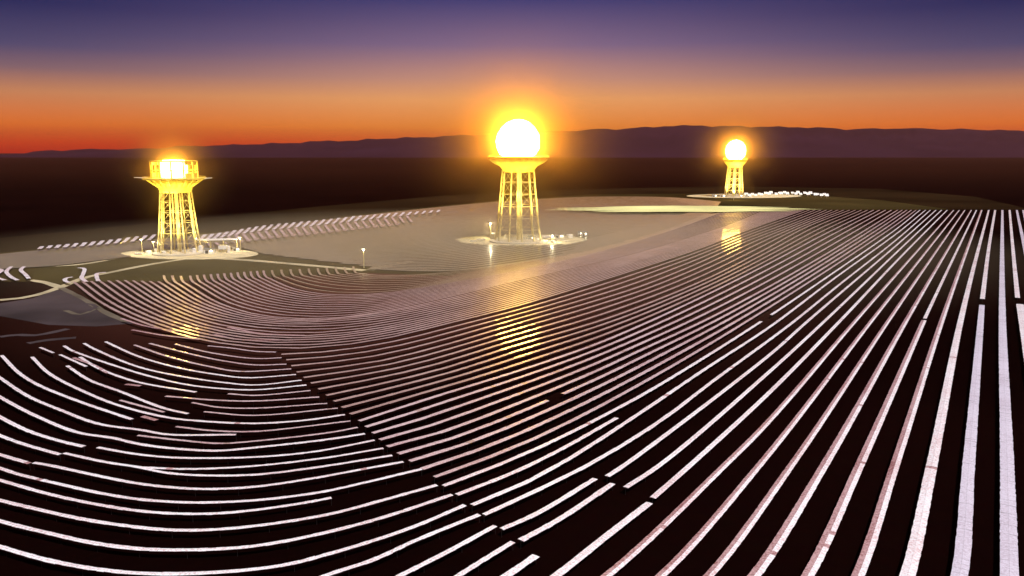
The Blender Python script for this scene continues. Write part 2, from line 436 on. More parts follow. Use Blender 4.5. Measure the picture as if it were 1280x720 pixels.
# ------------------------------------------------------------------ the far field of mirrors: reads as one sheet
def in_poly(x, y, poly):
    c = False; j = len(poly)-1
    for i in range(len(poly)):
        xi, yi = poly[i]; xj, yj = poly[j]
        if (yi > y) != (yj > y) and x < (xj-xi)*(y-yi)/(yj-yi)+xi: c = not c
        j = i
    return c
def wpoly(px): return [(P(x, y).x, P(x, y).y) for x, y in px]
def ell(cx, cy, rx, ry, n=32): return [(cx + rx*math.cos(2*PI*k/n), cy + ry*math.sin(2*PI*k/n)) for k in range(n)]
PAD_C = ell(652, 300.5, 84, 7.5); PAD_L = ell(235, 317.5, 88, 7.0); PAD_R = ell(930, 245, 72, 2.6)
holes = [wpoly(ell(652, 300.5, 80, 6.8)), wpoly(ell(235, 317.5, 84, 6.2)), wpoly(PAD_R),
         wpoly([(190,318),(300,310),(330,318),(460,334),(460,350),(300,360),(60,360),(60,334)])]
ZF = 0.9
Tp = world([(-60,324),(60,312),(200,299),(320,286),(450,270),(560,258),(640,251),(740,246),(830,246.5),(900,252)], ZF)
Tb = world([(-60,338),(60,332),(150,322),(230,318),(320,323),(455,335),(560,338),(640,329),(750,308),(840,283),(895,262)], ZF)
mbf = MB()
NR = 58
for i in range(NR):
    t = i/(NR-1)
    c = lerp_rows(Tp, Tb, t**1.0, 400)
    run = []
    def flush():
        global run
        if len(run) > 3: strip_panels(mbf, run, 6.8, 9.0, gap=0.0, ridge=0.3, jit=0.25, shade=False)
        run = []
    for p in c:
        if any(in_poly(p.x, p.y, h) for h in holes): flush()
        else: run.append(p)
    flush()
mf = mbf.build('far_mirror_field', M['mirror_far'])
tag(mf, 'far field of mirrors merging into one grey sheet around the towers', 'mirror field', None, 'stuff')
# wedge of mirrors between the middle rows and the straight far edge
mbw = MB()
W0 = world([(700,320),(760,307),(800,296),(840,284),(880,268),(900,263)])
W1 = world([(735,300),(780,290),(820,279),(850,270),(870,264),(880,262)])
for i in range(8):
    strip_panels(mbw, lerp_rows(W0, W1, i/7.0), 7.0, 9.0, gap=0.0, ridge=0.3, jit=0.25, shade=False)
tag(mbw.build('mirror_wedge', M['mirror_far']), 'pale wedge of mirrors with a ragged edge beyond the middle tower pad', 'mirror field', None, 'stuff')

# short rows lined up on the far edge, their ends showing as bright ticks
GT = 'short rows with bright ends along the far edge'
edge = catmull([Vector(p+(0,)) for p in [(48,311),(120,306),(200,299),(250,300),(320,289),(400,281),(470,273),(545,265)]], 12)
def edge_y(x):
    for a, b in zip(edge, edge[1:]):
        if a.x <= x <= b.x: return a.y + (b.y-a.y)*(x-a.x)/max(b.x-a.x, 1e-6)
    return edge[-1].y
x = 49.0; k = 0
while x < 548:
    if not (192 < x < 246):
        y = edge_y(x); k += 1
        f = min(1.0, 0.45 + (x-50)/260.0) * (1.0 if x < 430 else 1.0-(x-430)/190.0)
        ZT = 3.4; row([P(x, y, ZT), P(x+3.5*f, y-2.5*f, ZT), P(x+8*f, y-7.0*f, ZT)], '%s short bright row along the far edge of the field, counted inwards' % nth(k), 4.2, 6.0,
            ('mirror','mirror'), GT, fr=False)
    x += 9.3 if x > 240 else 10.5
x = 300.0; k = 0
while x < 500:
    y = edge_y(x) + 12.6; k += 1
    row([P(x-1, y-3.5, 3.0), P(x+1, y-1.5, 3.0), P(x+4.5, y-4.5, 3.0)], '%s faint little row in the third tier under the far edge, counted inwards' % nth(k), 2.6, 6.0, ('mirror_mid','mirror_mid'), GT, fr=False)
    x += 9.3
x = 262.0; k = 0
while x < 520:
    y = edge_y(x) + 7.2; k += 1
    row([P(x-4.5, y-6, 3.2), P(x, y, 3.2), P(x+1.5, y+1.5, 3.2)], '%s dull short row leaning back under the far edge, counted inwards' % nth(k), 3.4, 6.0, ('mirror_pink','mirror_pink'), GT, fr=False)
    x += 9.3
for px, lb in (([(152,398),(185,408),(225,414)], 'faint dark row under the track end, nearest the crossing'),
               ([(165,412),(205,419),(250,424)], 'faint dark row under the track end, below the nearest one'),
               ([(268,418),(300,424),(350,425)], 'faint dull row between the dark bank and the middle field'),
               ([(285,409),(330,417),(380,419)], 'faint dull row just above the other between bank and middle field'),
               ([(92,447),(112,454),(135,466)], 'dull doubled row tip in the cluster on the dark bank'),
               ([(157,480),(176,482)], 'tiny faint row fragment in the dark of the upper bowl'),
               ([(178,520),(196,525)], 'tiny faint row fragment trailing the first bank row')):
    row(world(px), lb, 1.8, 3.0, ('mirror_shade','mirror_shade'), 'faint dull rows on the dark bank', fr=False)
# ladder of bright rows at the field side
GLd = 'bright curled rows at the field side'
for px, lb in (([(-14,334),(2,337),(-6,345),(6,350)], 'bright curled row cut by the photo edge, at the head of the side track'),
               ([(14,333),(8,339),(14,346),(22,350)], 'bright curled row, middle of the three at the head of the side track'),
               ([(30,333),(26,337),(32,343),(36,348)], 'bright curled row, last of the three at the head of the side track'),
               ([(90,346),(84,347),(81,350),(86,353)], 'little curled row beside the crossing of the tracks'),
               ([(98,334.5),(104,335),(104,342),(102,347),(108,352)], 'tall curled row beyond the crossing of the tracks'),
               ([(132,340),(123,341),(121,346),(123,351)], 'hooked row joined to the pale track from the drum tower')):
    row(world(px), lb, 3.0, 3.0, ('mirror','mirror'), GLd, fr=False)

# ------------------------------------------------------------------ ground and tracks
def ribbon(name, px, w, z, m, label=None, kind='structure', taper=False):
    pts = world(px, z); q = resample(pts, max(8, int(length(pts)/12)))
    mb = MB(); vs = []
    for i, p in enumerate(q):
        d = (q[min(i+1, len(q)-1)] - q[max(i-1, 0)]).normalized(); s = Vector((d.y, -d.x, 0))
        ww = w*random.uniform(0.85, 1.15)*0.5*((math.sin(PI*i/(len(q)-1))**0.7+0.02) if taper else 1)
        mb.v += [tuple(p - s*ww), tuple(p + s*ww)]
    for i in range(len(q)-1):
        mb.f.append((2*i, 2*i+1, 2*i+3, 2*i+2)); mb.mi.append(0)
    o = mb.build(name, m); tag(o, label, None, None, kind); return o
ribbon('path', [(0,375),(30,372),(55,366),(75,359),(110,346),(140,340),(190,330),(250,321)], 7.0, 0.10, M['path'])
ribbon('path', [(38,350),(56,353),(75,359)], 6.0, 0.12, M['path'])
ribbon('path', [(76,359.5),(105,374),(135,392),(160,402)], 4.5, 0.12, M['lot2'])
ribbon('path', [(245,322),(300,324.5),(380,331),(456,338)], 9.0, 0.14, M['path'])
ribbon('path', [(462,337.5),(490,331),(515,327)], 8.0, 0.14, M['path'])
ribbon('path', [(0,332.5),(90,331.5),(150,322),(200,315)], 7.0, 0.10, M['path'])
ribbon('path', [(82,388),(100,393),(122,385)], 3.0, 0.12, M['lot2'])
def sheet(name, px, z, m):
    mb = MB(); mb.v = [tuple(P(x, y, z)) for x, y in px]; mb.f = [tuple(range(len(px)))]; mb.mi = [0]
    o = mb.build(name, m); tag(o, None, None, None, 'structure'); return o
def slab(name, px, h, m):
    mb = MB(); n = len(px)
    for z in (-0.3, h): mb.v += [tuple(P(x, y, 0) + Vector((0,0,z))) for x, y in px]
    mb.f = [tuple(range(n, 2*n))] + [(i, (i+1) % n, n+(i+1) % n, n+i) for i in range(n)]; mb.mi = [0]*(n+1)
    o = mb.build(name, m); tag(o, None, None, None, 'structure'); return o
slab('tower_pad_ground', PAD_C[::-1], 0.35, M['pad'])
slab('tower_pad_ground', PAD_L[::-1], 0.35, M['pad'])
slab('tower_pad_ground', PAD_R[::-1], 0.35, M['pad'])
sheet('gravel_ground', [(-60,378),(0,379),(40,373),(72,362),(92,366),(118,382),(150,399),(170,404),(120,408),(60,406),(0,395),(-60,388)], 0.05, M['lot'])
for k in range(9):  # pale ribbons painting the streak of reflected tower light
    f_ = k/8.0; yy = 257.9 + 6.4*f_; hw = 60 + 105*math.sin(PI*(0.12+0.76*f_)); cxx = 852 + 14*math.sin(k*2.1); xa, xb = cxx-hw, cxx+hw
    ribbon('light_streak_ground', [(xa,yy+0.5),(xa+hw*0.4,yy+0.1),(cxx,yy-0.2),(xb-hw*0.4,yy+0.1),(xb,yy+0.5)], 23, 3.1+0.02*k, M['light_streak'], taper=True)
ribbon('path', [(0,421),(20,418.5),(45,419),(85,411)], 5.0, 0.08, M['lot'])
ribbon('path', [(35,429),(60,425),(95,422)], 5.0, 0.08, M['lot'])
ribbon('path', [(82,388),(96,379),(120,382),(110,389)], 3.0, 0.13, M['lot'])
# plain
m, nt, b = mat('desert_plain')
g = nt.nodes.new('ShaderNodeNewGeometry')
n1 = nt.nodes.new('ShaderNodeTexNoise'); n1.inputs['Scale'].default_value = 0.004; n1.inputs['Detail'].default_value = 8
n2 = nt.nodes.new('ShaderNodeTexNoise'); n2.inputs['Scale'].default_value = 0.25; n2.inputs['Detail'].default_value = 6
nt.links.new(g.outputs['Position'], n1.inputs['Vector']); nt.links.new(g.outputs['Position'], n2.inputs['Vector'])
r1 = nt.nodes.new('ShaderNodeValToRGB')
r1.color_ramp.elements[0].position = 0.35; r1.color_ramp.elements[0].color = (0.0036, 0.0009, 0.0008, 1)
r1.color_ramp.elements[1].position = 0.65; r1.color_ramp.elements[1].color = (0.0080, 0.0020, 0.0016, 1)
nt.links.new(n1.outputs['Fac'], r1.inputs['Fac'])
mx = nt.nodes.new('ShaderNodeMix'); mx.data_type = 'RGBA'; mx.blend_type = 'MULTIPLY'; mx.inputs['Factor'].default_value = 0.5
nt.links.new(r1.outputs['Color'], mx.inputs['A']); nt.links.new(n2.outputs['Color'], mx.inputs['B'])
# middle receiver's glow painted reddish into the soil, fading into the dark plain
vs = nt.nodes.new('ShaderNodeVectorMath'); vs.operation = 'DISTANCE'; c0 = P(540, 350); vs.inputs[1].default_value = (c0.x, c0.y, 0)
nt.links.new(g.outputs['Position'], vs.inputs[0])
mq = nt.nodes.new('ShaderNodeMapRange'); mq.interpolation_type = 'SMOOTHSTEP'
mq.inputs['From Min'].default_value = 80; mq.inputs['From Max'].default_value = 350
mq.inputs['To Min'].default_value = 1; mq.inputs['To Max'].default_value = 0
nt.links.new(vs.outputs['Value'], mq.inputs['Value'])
sy_ = nt.nodes.new('ShaderNodeSeparateXYZ'); nt.links.new(g.outputs['Position'], sy_.inputs[0])
mf = nt.nodes.new('ShaderNodeMapRange'); mf.interpolation_type = 'SMOOTHSTEP'
mf.inputs['From Min'].default_value = 1500; mf.inputs['From Max'].default_value = 4500
nt.links.new(sy_.outputs['Y'], mf.inputs['Value'])
m4 = nt.nodes.new('ShaderNodeMix'); m4.data_type = 'RGBA'; m4.inputs['B'].default_value = (0.017, 0.005, 0.0025, 1)
nt.links.new(mf.outputs['Result'], m4.inputs['Factor']); nt.links.new(mx.outputs['Result'], m4.inputs['A'])
mx = m4
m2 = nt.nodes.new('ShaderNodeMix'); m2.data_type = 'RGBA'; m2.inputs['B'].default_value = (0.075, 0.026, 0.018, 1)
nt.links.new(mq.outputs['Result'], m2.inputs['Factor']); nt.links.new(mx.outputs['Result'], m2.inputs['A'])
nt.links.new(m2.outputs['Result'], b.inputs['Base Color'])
b.inputs['Roughness'].default_value = 1.0; b.inputs['Specular IOR Level'].default_value = 0.0
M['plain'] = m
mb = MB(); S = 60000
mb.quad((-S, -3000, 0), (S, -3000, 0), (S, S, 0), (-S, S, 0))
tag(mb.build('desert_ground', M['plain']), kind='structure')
# pale belt of cleared scrub land round the field
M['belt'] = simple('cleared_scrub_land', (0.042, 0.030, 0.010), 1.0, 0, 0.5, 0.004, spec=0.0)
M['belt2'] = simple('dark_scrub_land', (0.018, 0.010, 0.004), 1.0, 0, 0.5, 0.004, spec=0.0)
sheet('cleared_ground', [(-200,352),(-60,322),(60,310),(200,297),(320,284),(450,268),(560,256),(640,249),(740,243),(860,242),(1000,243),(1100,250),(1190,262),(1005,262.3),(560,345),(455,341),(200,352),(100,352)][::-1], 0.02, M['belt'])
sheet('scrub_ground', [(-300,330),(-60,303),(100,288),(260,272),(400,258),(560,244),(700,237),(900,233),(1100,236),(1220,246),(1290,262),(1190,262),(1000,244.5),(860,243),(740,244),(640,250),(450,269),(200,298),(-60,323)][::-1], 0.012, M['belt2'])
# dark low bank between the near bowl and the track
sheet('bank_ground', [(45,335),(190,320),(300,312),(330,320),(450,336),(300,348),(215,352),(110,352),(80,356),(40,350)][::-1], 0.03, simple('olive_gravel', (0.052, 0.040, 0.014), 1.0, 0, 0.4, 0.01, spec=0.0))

# ------------------------------------------------------------------ mountains
def ridge(name, pts, dist, depth, m, seed):
    rnd = random.Random(seed)
    xs = []; mb = MB(); N = 260
    x0, x1 = pts[0][0], pts[-1][0]
    def top(x):
        for a, b2 in zip(pts, pts[1:]):
            if a[0] <= x <= b2[0]:
                t = (x-a[0])/(b2[0]-a[0]); t = t*t*(3-2*t); return a[1] + (b2[1]-a[1])*t
    rows_ = 9
    ph = [rnd.uniform(0, 6.28) for _ in range(8)]
    for i in range(N+1):
        x = x0 + (x1-x0)*i/N
        d = ray(x, HY)
        hy = top(x)
        hy -= 0.7*math.sin(x*0.11+ph[0]) + 0.5*math.sin(x*0.27+ph[1]) + 0.35*math.sin(x*0.55+ph[2])+ 0.25*math.sin(x*0.9+ph[4])
        dd = ray(x, min(hy, 194)); k = (dist + depth)/dd[1]
        zt = max(H + dd[2]*k, 5)
        for j in range(rows_):
            t = j/(rows_-1)
            Y = dist + depth*t
            prof = t**0.8
            z = zt*prof*(1 + 0.25*math.sin(x*0.2+j*1.3+ph[3])*t*(1-t)*2) if j else -10
            mb.v.append((d[0]/d[1]*Y, Y, z))
        Y = dist + depth*1.7
        mb.v.append((d[0]/d[1]*Y, Y, -10))
    W = rows_ + 1
    for i in range(N):
        for j in range(W-1):
            a = i*W+j
            mb.f.append((a, a+W, a+W+1, a+1)); mb.mi.append(0)
    o = mb.build(name, m, smooth=True); tag(o, kind='structure'); return o
M['mount'] = simple('mountain_rock', (0.028, 0.011, 0.022), 1.0, 0, 0.25, 0.0006, spec=0.0)
M['mount2'] = simple('near_hill_rock', (0.012, 0.005, 0.005), 1.0, 0, 0.3, 0.001, spec=0.0)
ridge('mountains', [(-900,200),(-300,196),(0,193),(55,189),(105,187),(160,186.5),(250,182),(330,180),(430,176),(500,172),(590,169),(660,166),(700,164),(760,161),(850,157),(930,158.5),(1010,159),(1060,161),(1120,160.5),(1200,162),(1290,163.5),(1500,160),(2200,170)], 15000, 6000, M['mount'], 3)

# ------------------------------------------------------------------ towers
def tower(cx, by, spec):
    s = scale_at(by); base = P(cx, by)
    t = empty('solar_tower', base)
    n = spec['cols']; r0, r1, zt = spec['r0']*s, spec['r1']*s, spec['zt']*s
    mb = MB(); mb.lathe([(r0*1.25, 0.3), (r0*1.25, 1.6), (r0*1.1, 2.2)], 40); mb.build('footing', M['conc'], t)
    for k in range(n):
        a = 2*PI*(k+0.5)/n
        pts = []; rad = []
        for j in range(9):
            u = j/8; f = r0 + (r1-r0)*(u**0.75)
            pts.append((f*math.cos(a), f*math.sin(a), 1.5 + (zt-1.5)*u)); rad.append(spec['cr']*s*(1.25-0.35*u)*(1.12 if j % 2 else 0.95))
        c = MB(); c.tube(pts, rad, 8); c.build('column', M['steel'], t)
    nb = spec.get('bands', 5)
    for j in range(1, nb):
        u = j/nb; f = r0 + (r1-r0)*(u**0.75)
        c = MB(); c.ring(f, 1.5 + (zt-1.5)*u, 0.28*s, n*2); c.build('ring_beam', M['steel'], t)
    br = MB()
    for k in range(n):
        for j in range(nb):
            u0, u1 = j/nb, (j+1)/nb
            f0 = r0+(r1-r0)*u0**0.75; f1 = r0+(r1-r0)*u1**0.75
            a0 = 2*PI*(k+0.5)/n; a1 = 2*PI*(k+1.5)/n
            br.tube([(f0*math.cos(a0), f0*math.sin(a0), 1.5+(zt-1.5)*u0), (f1*math.cos(a1), f1*math.sin(a1), 1.5+(zt-1.5)*u1)], 0.16*s, 5)
    br.build('cross_bracing', M['steel'], t)
    c = MB(); c.lathe([(spec['core']*s, 0.5), (spec['core']*s*0.8, zt)], 20); c.build('lift_shaft', M['steel'], t)
    c = MB(); c.lathe([(r*s, z*s) for r, z in spec['bowl']], 48); c.build('bowl', M['warm_steel'], t, True)
    if spec.get('brackets'):
        ra, za, rb, zb_ = [q*s for q in spec['brackets']]
        for k in range(20):
            a = 2*PI*(k+0.5)/20; ca, sa = math.cos(a), math.sin(a); c = MB()
            c.tube([(ra*ca, ra*sa, za), (rb*ca, rb*sa, zb_)], [0.9*s, 0.7*s], 6)
            c.tube([(ra*1.05*ca, ra*1.05*sa, za+5*s), (rb*0.86*ca, rb*0.86*sa, zb_-2.5*s)], 0.45*s, 6)
            c.build('deck_bracket', M['warm_steel'], t)
        c = MB(); c.ring(ra+(rb-ra)*0.62, za+(zb_-za)*0.62, 0.8*s, 40); c.build('bracket_ring', M['warm_steel'], t)
    c = MB(); c.lathe([(r*s, z*s) for r, z in spec['deck']], 48); dk = c.build('deck', M['warm_steel'], t)
    rr = max(r for r, z in spec['deck'])*s; rz = max(z for r, z in spec['deck'])*s
    c = MB(); c.ring(rr*0.97, rz+1.3*s, 0.18*s, 40)
    for k in range(20):
        a = 2*PI*k/20; c.tube([(rr*0.97*math.cos(a), rr*0.97*math.sin(a), rz), (rr*0.97*math.cos(a), rr*0.97*math.sin(a), rz+1.4*s)], 0.13*s, 5)
    c.build('railing', M['warm_steel'], dk)
    c = MB(); c.lathe([(r*s, z*s) for r, z in spec['recv']], 40)
    lump = spec.get('lump', 0)  # lumps shape the ragged outline of the glare into the receiver
    c.v = [(x*(1+lump*(math.sin(5*math.atan2(y, x)+z*0.21)*math.sin(z*0.17+1)+0.6*math.sin(9*math.atan2(y, x)+z*0.4))), y*(1+lump*math.sin(4*math.atan2(y, x)+z*0.3)), z) for x, y, z in c.v]; c.build('receiver', M[spec['rm']], t, True)
    if spec.get('cage'):
        R_, z0, z1 = [k*s for k in spec['cage']]
        c = MB(); c.ring(R_, z1, 0.9*s, 32); c.ring(R_, z0+(z1-z0)*0.45, 0.6*s, 32)
        for k in range(12):
            a = 2*PI*(k+0.5)/12; c.tube([(R_*math.cos(a), R_*math.sin(a), z0), (R_*math.cos(a), R_*math.sin(a), z1)], 0.9*s, 6)
        c.build('receiver_cage', M['warm_steel'], t)
        for k in range(12):
            a0 = 2*PI*(k+0.5)/12 + 0.08; a1 = 2*PI*(k+1.5)/12 - 0.08
            if not (math.sin((a0+a1)/2) < -0.75):
                c = MB(); q = R_*0.985
                for e0, e1 in ((z0, z0+(z1-z0)*0.30), (z0+(z1-z0)*0.78, z1)):
                    c.quad((q*math.cos(a0), q*math.sin(a0), e0), (q*math.cos(a1), q*math.sin(a1), e0), (q*math.cos(a1), q*math.sin(a1), e1), (q*math.cos(a0), q*math.sin(a0), e1))
                    q2 = q*0.97
                    c.quad((q2*math.cos(a1), q2*math.sin(a1), e0), (q2*math.cos(a0), q2*math.sin(a0), e0), (q2*math.cos(a0), q2*math.sin(a0), e1), (q2*math.cos(a1), q2*math.sin(a1), e1))
                c.build('cladding_panel', M['warm_steel'], t)
    for sx, L, zb in spec.get('booms', []):
        c = MB(); c.tube([(sx*rr*0.9, 0, zb*s), (sx*L*s, 0, (zb+0.8)*s)], [0.9*s, 0.35*s], 6); c.build('maintenance_boom', M['white'], t)
    tag(t, spec['label'], 'tower', 'solar towers with glowing receivers')
    # added spots with no fixtures round the legs, lighting columns and bowl underside
    zt2, e = spec['added_lamps']
    l = bpy.data.lights.new('added_column_lamp', 'SPOT'); l.energy = e; l.color = spec['lc']; l.shadow_soft_size = 0.0
    l.spot_size = R(70); l.spot_blend = 0.8
    for sx, sy in ((2.0, -1.7), (-2.0, -1.7), (0.2, -2.6), (0.9, -0.1), (-0.9, 0.1)):
        o = bpy.data.objects.new('added_column_lamp', l); C.objects.link(o); o.parent = t
        o.location = (sx*r0, sy*r0, spec.get('lz', 2.0))
        dv = Vector((0, 0, zt2*s)) - o.location
        o.rotation_euler = (-dv).to_track_quat('Z', 'Y').to_euler()
    return t, s, base

tc_, sc_, bc_ = tower(648, 302, dict(cols=11, r0=29, r1=20, zt=88, cr=0.9, core=2.5, bands=6,
    bowl=[(18, 86), (20, 89), (23, 93), (31, 97), (36, 100.5), (36.5, 103)], deck=[(36, 103.2), (38, 103.6), (38, 105), (20, 105.2)],
    recv=[(17, 105.2), (22, 107.5), (25.5, 115), (26.5, 123), (25, 132), (20, 140), (13.5, 146), (6, 149), (0.5, 149.6)], rm='recv_big', lump=0.075,
    lz=38.0, added_lamps=(74, 420000), lc=(1.0, 0.76, 0.20), label='middle solar tower topped by a huge white-hot glowing ball'))
tl_, sl_, bl_ = tower(225, 317, dict(cols=10, r0=26, r1=18, zt=78, cr=0.8, core=2.5, bands=6,
    brackets=(20, 83, 32, 91.5), bowl=[(17, 76), (19, 79), (20, 83), (22, 87), (24, 89), (25, 91.5)], deck=[(31, 91.7), (36, 92), (37, 92.6), (37, 94), (18, 94.2)],
    recv=[(13, 94.2), (15, 95), (15.5, 104), (15, 113), (12, 115.5), (1, 116)], rm='recv_left', cage=(27, 94, 114),
    booms=[(-1, 50, 93.5), (1, 46, 93.0)],
    lz=14.0, added_lamps=(62, 300000), lc=(1.0, 0.79, 0.25), label='solar tower with a glowing drum inside a square cage and thin side booms'))
tr_, sr_, br_ = tower(917, 246, dict(cols=8, r0=11.5, r1=8.5, zt=37, cr=0.6, core=1.0, bands=5,
    bowl=[(8, 36), (10, 39), (13.5, 43), (14, 45)], deck=[(13.5, 45.1), (14.8, 45.4), (14.8, 46.4), (8, 46.5)],
    recv=[(8, 46.5), (11, 50), (12.3, 56), (11.5, 62), (8, 67), (3, 69.5), (0.3, 70)], rm='recv_far',
    added_lamps=(30, 900000), lc=(1.0, 0.72, 0.22), label='smallest and most distant solar tower, ball shaped glow, before the mountains'))

# glowing dusty air round each receiver: real scattering lit by the receiver itself
def dust(name, c, r, dens, label, scale=(1, 1, 1), power=3.0, aniso=0.55, col=(1.0, 0.62, 0.20)):
    m = bpy.data.materials.new(name); m.use_nodes = True; nt = m.node_tree
    for n in list(nt.nodes):
        if n.type != 'OUTPUT_MATERIAL': nt.nodes.remove(n)
    v = nt.nodes.new('ShaderNodeVolumePrincipled'); v.inputs['Density'].default_value = dens
    v.inputs['Color'].default_value = (*col, 1); v.inputs['Anisotropy'].default_value = aniso
    tc = nt.nodes.new('ShaderNodeTexCoord'); ln = nt.nodes.new('ShaderNodeVectorMath'); ln.operation = 'LENGTH'
    nt.links.new(tc.outputs['Object'], ln.inputs[0])
    a = nt.nodes.new('ShaderNodeMapRange'); a.inputs['From Min'].default_value = 0; a.inputs['From Max'].default_value = r
    a.inputs['To Min'].default_value = 1; a.inputs['To Max'].default_value = 0
    nt.links.new(ln.outputs['Value'], a.inputs['Value'])
    pw = nt.nodes.new('ShaderNodeMath'); pw.operation = 'POWER'; pw.inputs[1].default_value = power
    nt.links.new(a.outputs['Result'], pw.inputs[0])
    ml = nt.nodes.new('ShaderNodeMath'); ml.operation = 'MULTIPLY'; ml.inputs[1].default_value = dens
    nt.links.new(pw.outputs[0], ml.inputs[0]); nt.links.new(ml.outputs[0], v.inputs['Density'])
    nt.links.new(v.outputs['Volume'], [n for n in nt.nodes if n.type == 'OUTPUT_MATERIAL'][0].inputs['Volume'])
    mb = MB(); N = 24
    prof = [(r*math.sin(PI*k/N) + 0.01, -r*math.cos(PI*k/N)) for k in range(N+1)]
    mb.lathe(prof, 48)
    o = mb.build('dust_haze', m); o.location = c; o.scale = scale; tag(o, label, 'haze', None, 'stuff'); return o
dust('dusty_air_middle', bc_ + Vector((0, 0, 128*sc_)), 170, 0.0078, 'glowing dusty air around the middle tower head')
dust('dusty_air_drum', bl_ + Vector((0, 0, 105*sl_)), 75, 0.022, 'faint glowing dusty air around the drum tower head')
dust('dusty_air_far', br_ + Vector((0, 0, 58*sr_)), 150, 0.0095, 'faint glowing dusty air around the distant tower head')

cm = P(610, 318)
dust('dusty_air_low', Vector((cm.x, cm.y+60, 4)), 100, 0.0044, 'low bank of pale warm dust lying over the middle of the field', scale=(6.0, 4.6, 0.26), power=1.3, aniso=0.0, col=(1.0, 0.86, 0.55))
# thin desert haze over everything
m = bpy.data.materials.new('haze_air'); m.use_nodes = True; nt = m.node_tree
for n in list(nt.nodes):
    if n.type != 'OUTPUT_MATERIAL': nt.nodes.remove(n)
v = nt.nodes.new('ShaderNodeVolumePrincipled'); v.inputs['Density'].default_value = 0.000018
v.inputs['Color'].default_value = (1.0, 0.42, 0.28, 1); v.inputs['Anisotropy'].default_value = 0.6
nt.links.new(v.outputs['Volume'], [n for n in nt.nodes if n.type == 'OUTPUT_MATERIAL'][0].inputs['Volume'])
mb = MB(); mb.box((0, 12500, 399.5), (50000, 31000, 801)); tag(mb.build('haze', m), kind='stuff')

# ------------------------------------------------------------------ plant equipment on the pads
def tank(p, r, h, label, group):
    t = empty('storage_tank', p)
    mb = MB(); mb.lathe([(r, 0.3), (r, h*0.8), (r*0.97, h*0.82)], 20); mb.build('tank_body', M['white'], t, False)
    mb = MB(); mb.lathe([(r*0.99, h*0.82), (r*0.7, h*0.93), (r*0.25, h), (0.05, h)], 20); mb.build('domed_lid', M['white'], t, True)
    mb = MB(); mb.tube([(r*1.05, 0, 0.4), (r*1.05, 0, h*0.9), (r*0.4, 0, h*1.0)], 0.35, 6); mb.build('pipe', M['steel'], t)
    tag(t, label, 'tank', group)
def shed(p, w, d, h, rz, label, group):
    t = empty('equipment_shed', p, rz)
    mb = MB(); mb.box((0, 0, h*0.4+0.3), (w, d, h*0.8)); mb.build('wall', M['white'], t)
    mb = MB(); e = 0.5
    a = [(-w/2-e, -d/2-e, h*0.8+0.3), (w/2+e, -d/2-e, h*0.8+0.3), (w/2+e, 0, h), (-w/2-e, 0, h), (-w/2-e, d/2+e, h*0.8+0.3), (w/2+e, d/2+e, h*0.8+0.3)]
    mb.v = a + [(x, y, z-0.25) for x, y, z in a]
    mb.f = [(0,1,2,3), (3,2,5,4), (6,9,8,7), (9,10,11,8), (0,6,7,1), (4,5,11,10), (0,3,9,6), (3,4,10,9), (1,7,8,2), (2,8,11,5)]; mb.mi = [0]*10
    mb.build('roof', M['grey'], t)
    mb = MB(); mb.box((-w*0.2, -d/2-0.06, 0.3+h*0.28), (min(3.0, w*0.3), 0.1, h*0.55)); mb.build('door', M['dark'], t)
    mb = MB(); mb.box((w*0.25, -d/2-0.06, 0.3+h*0.5), (w*0.25, 0.1, h*0.2)); mb.build('window', M['lamp_white'], t)
    tag(t, label, 'shed', group)
def cooler(p, w, d, h, rz, label, group):
    t = empty('cooling_unit', p, rz)
    mb = MB()
    for sx in (-1, 1):
        for sy in (-1, 1): mb.box((sx*w*0.45, sy*d*0.45, 0.3+h*0.2), (0.6, 0.6, h*0.4))
    mb.build('frame', M['steel'], t)
    mb = MB(); mb.box((0, 0, h*0.65), (w, d, h*0.45)); mb.build('housing', M['white'], t)
    for k in range(3):
        mb = MB(); mb.lathe([(w*0.13, h*0.86), (w*0.12, h*0.92), (w*0.14, h)], 14, c=((k-1)*w*0.31, 0)); mb.build('fan_cowl', M['steel'], t)
    tag(t, label, 'cooling unit', group)
def mast(p, h, energy, label, group='light masts on the tower pads'):
    t = empty('light_mast', p)
    mb = MB(); mb.tube([(0, 0, 0), (0, 0, h)], [0.45, 0.28], 8); mb.build('pole', M['steel'], t)
    mb = MB(); mb.box((0, -0.5, h+0.3), (3.0, 1.6, 0.5)); mb.build('lamp_head', M['grey'], t)
    mb = MB(); mb.box((0, -0.5, h-0.08), (2.6, 1.2, 0.2)); mb.build('lamp_glass', M['lamp_white'], t)
    if energy:
        l = bpy.data.lights.new('mast_lamp', 'POINT'); l.energy = energy; l.color = (1, 0.86, 0.5); l.shadow_soft_size = 0.0
        o = bpy.data.objects.new('mast_lamp', l); C.objects.link(o); o.parent = t; o.location = (0, -0.6, h-0.8)
    tag(t, label, 'light mast', group)
def canopy(p, w, d, h, rz, label):
    t = empty('pipe_rack', p, rz)
    mb = MB(); mb.box((0, 0, h), (w, d, 1.0)); mb.build('roof', M['white'], t)
    for sx in (-0.48, -0.16, 0.16, 0.48):
        mb = MB()
        for sy in (-0.45, 0.45): mb.tube([(sx*w, sy*d, 0.3), (sx*w, sy*d, h-0.5)], 0.5, 6)
        mb.build('post', M['steel'], t)
    for k in range(4):
        mb = MB(); mb.tube([(-w*0.47, (-0.3+0.2*k)*d, h-2.0), (w*0.47, (-0.3+0.2*k)*d, h-2.0)], 0.6, 8); mb.build('pipe', M['white'], t)
    tag(t, label, 'pipe rack')

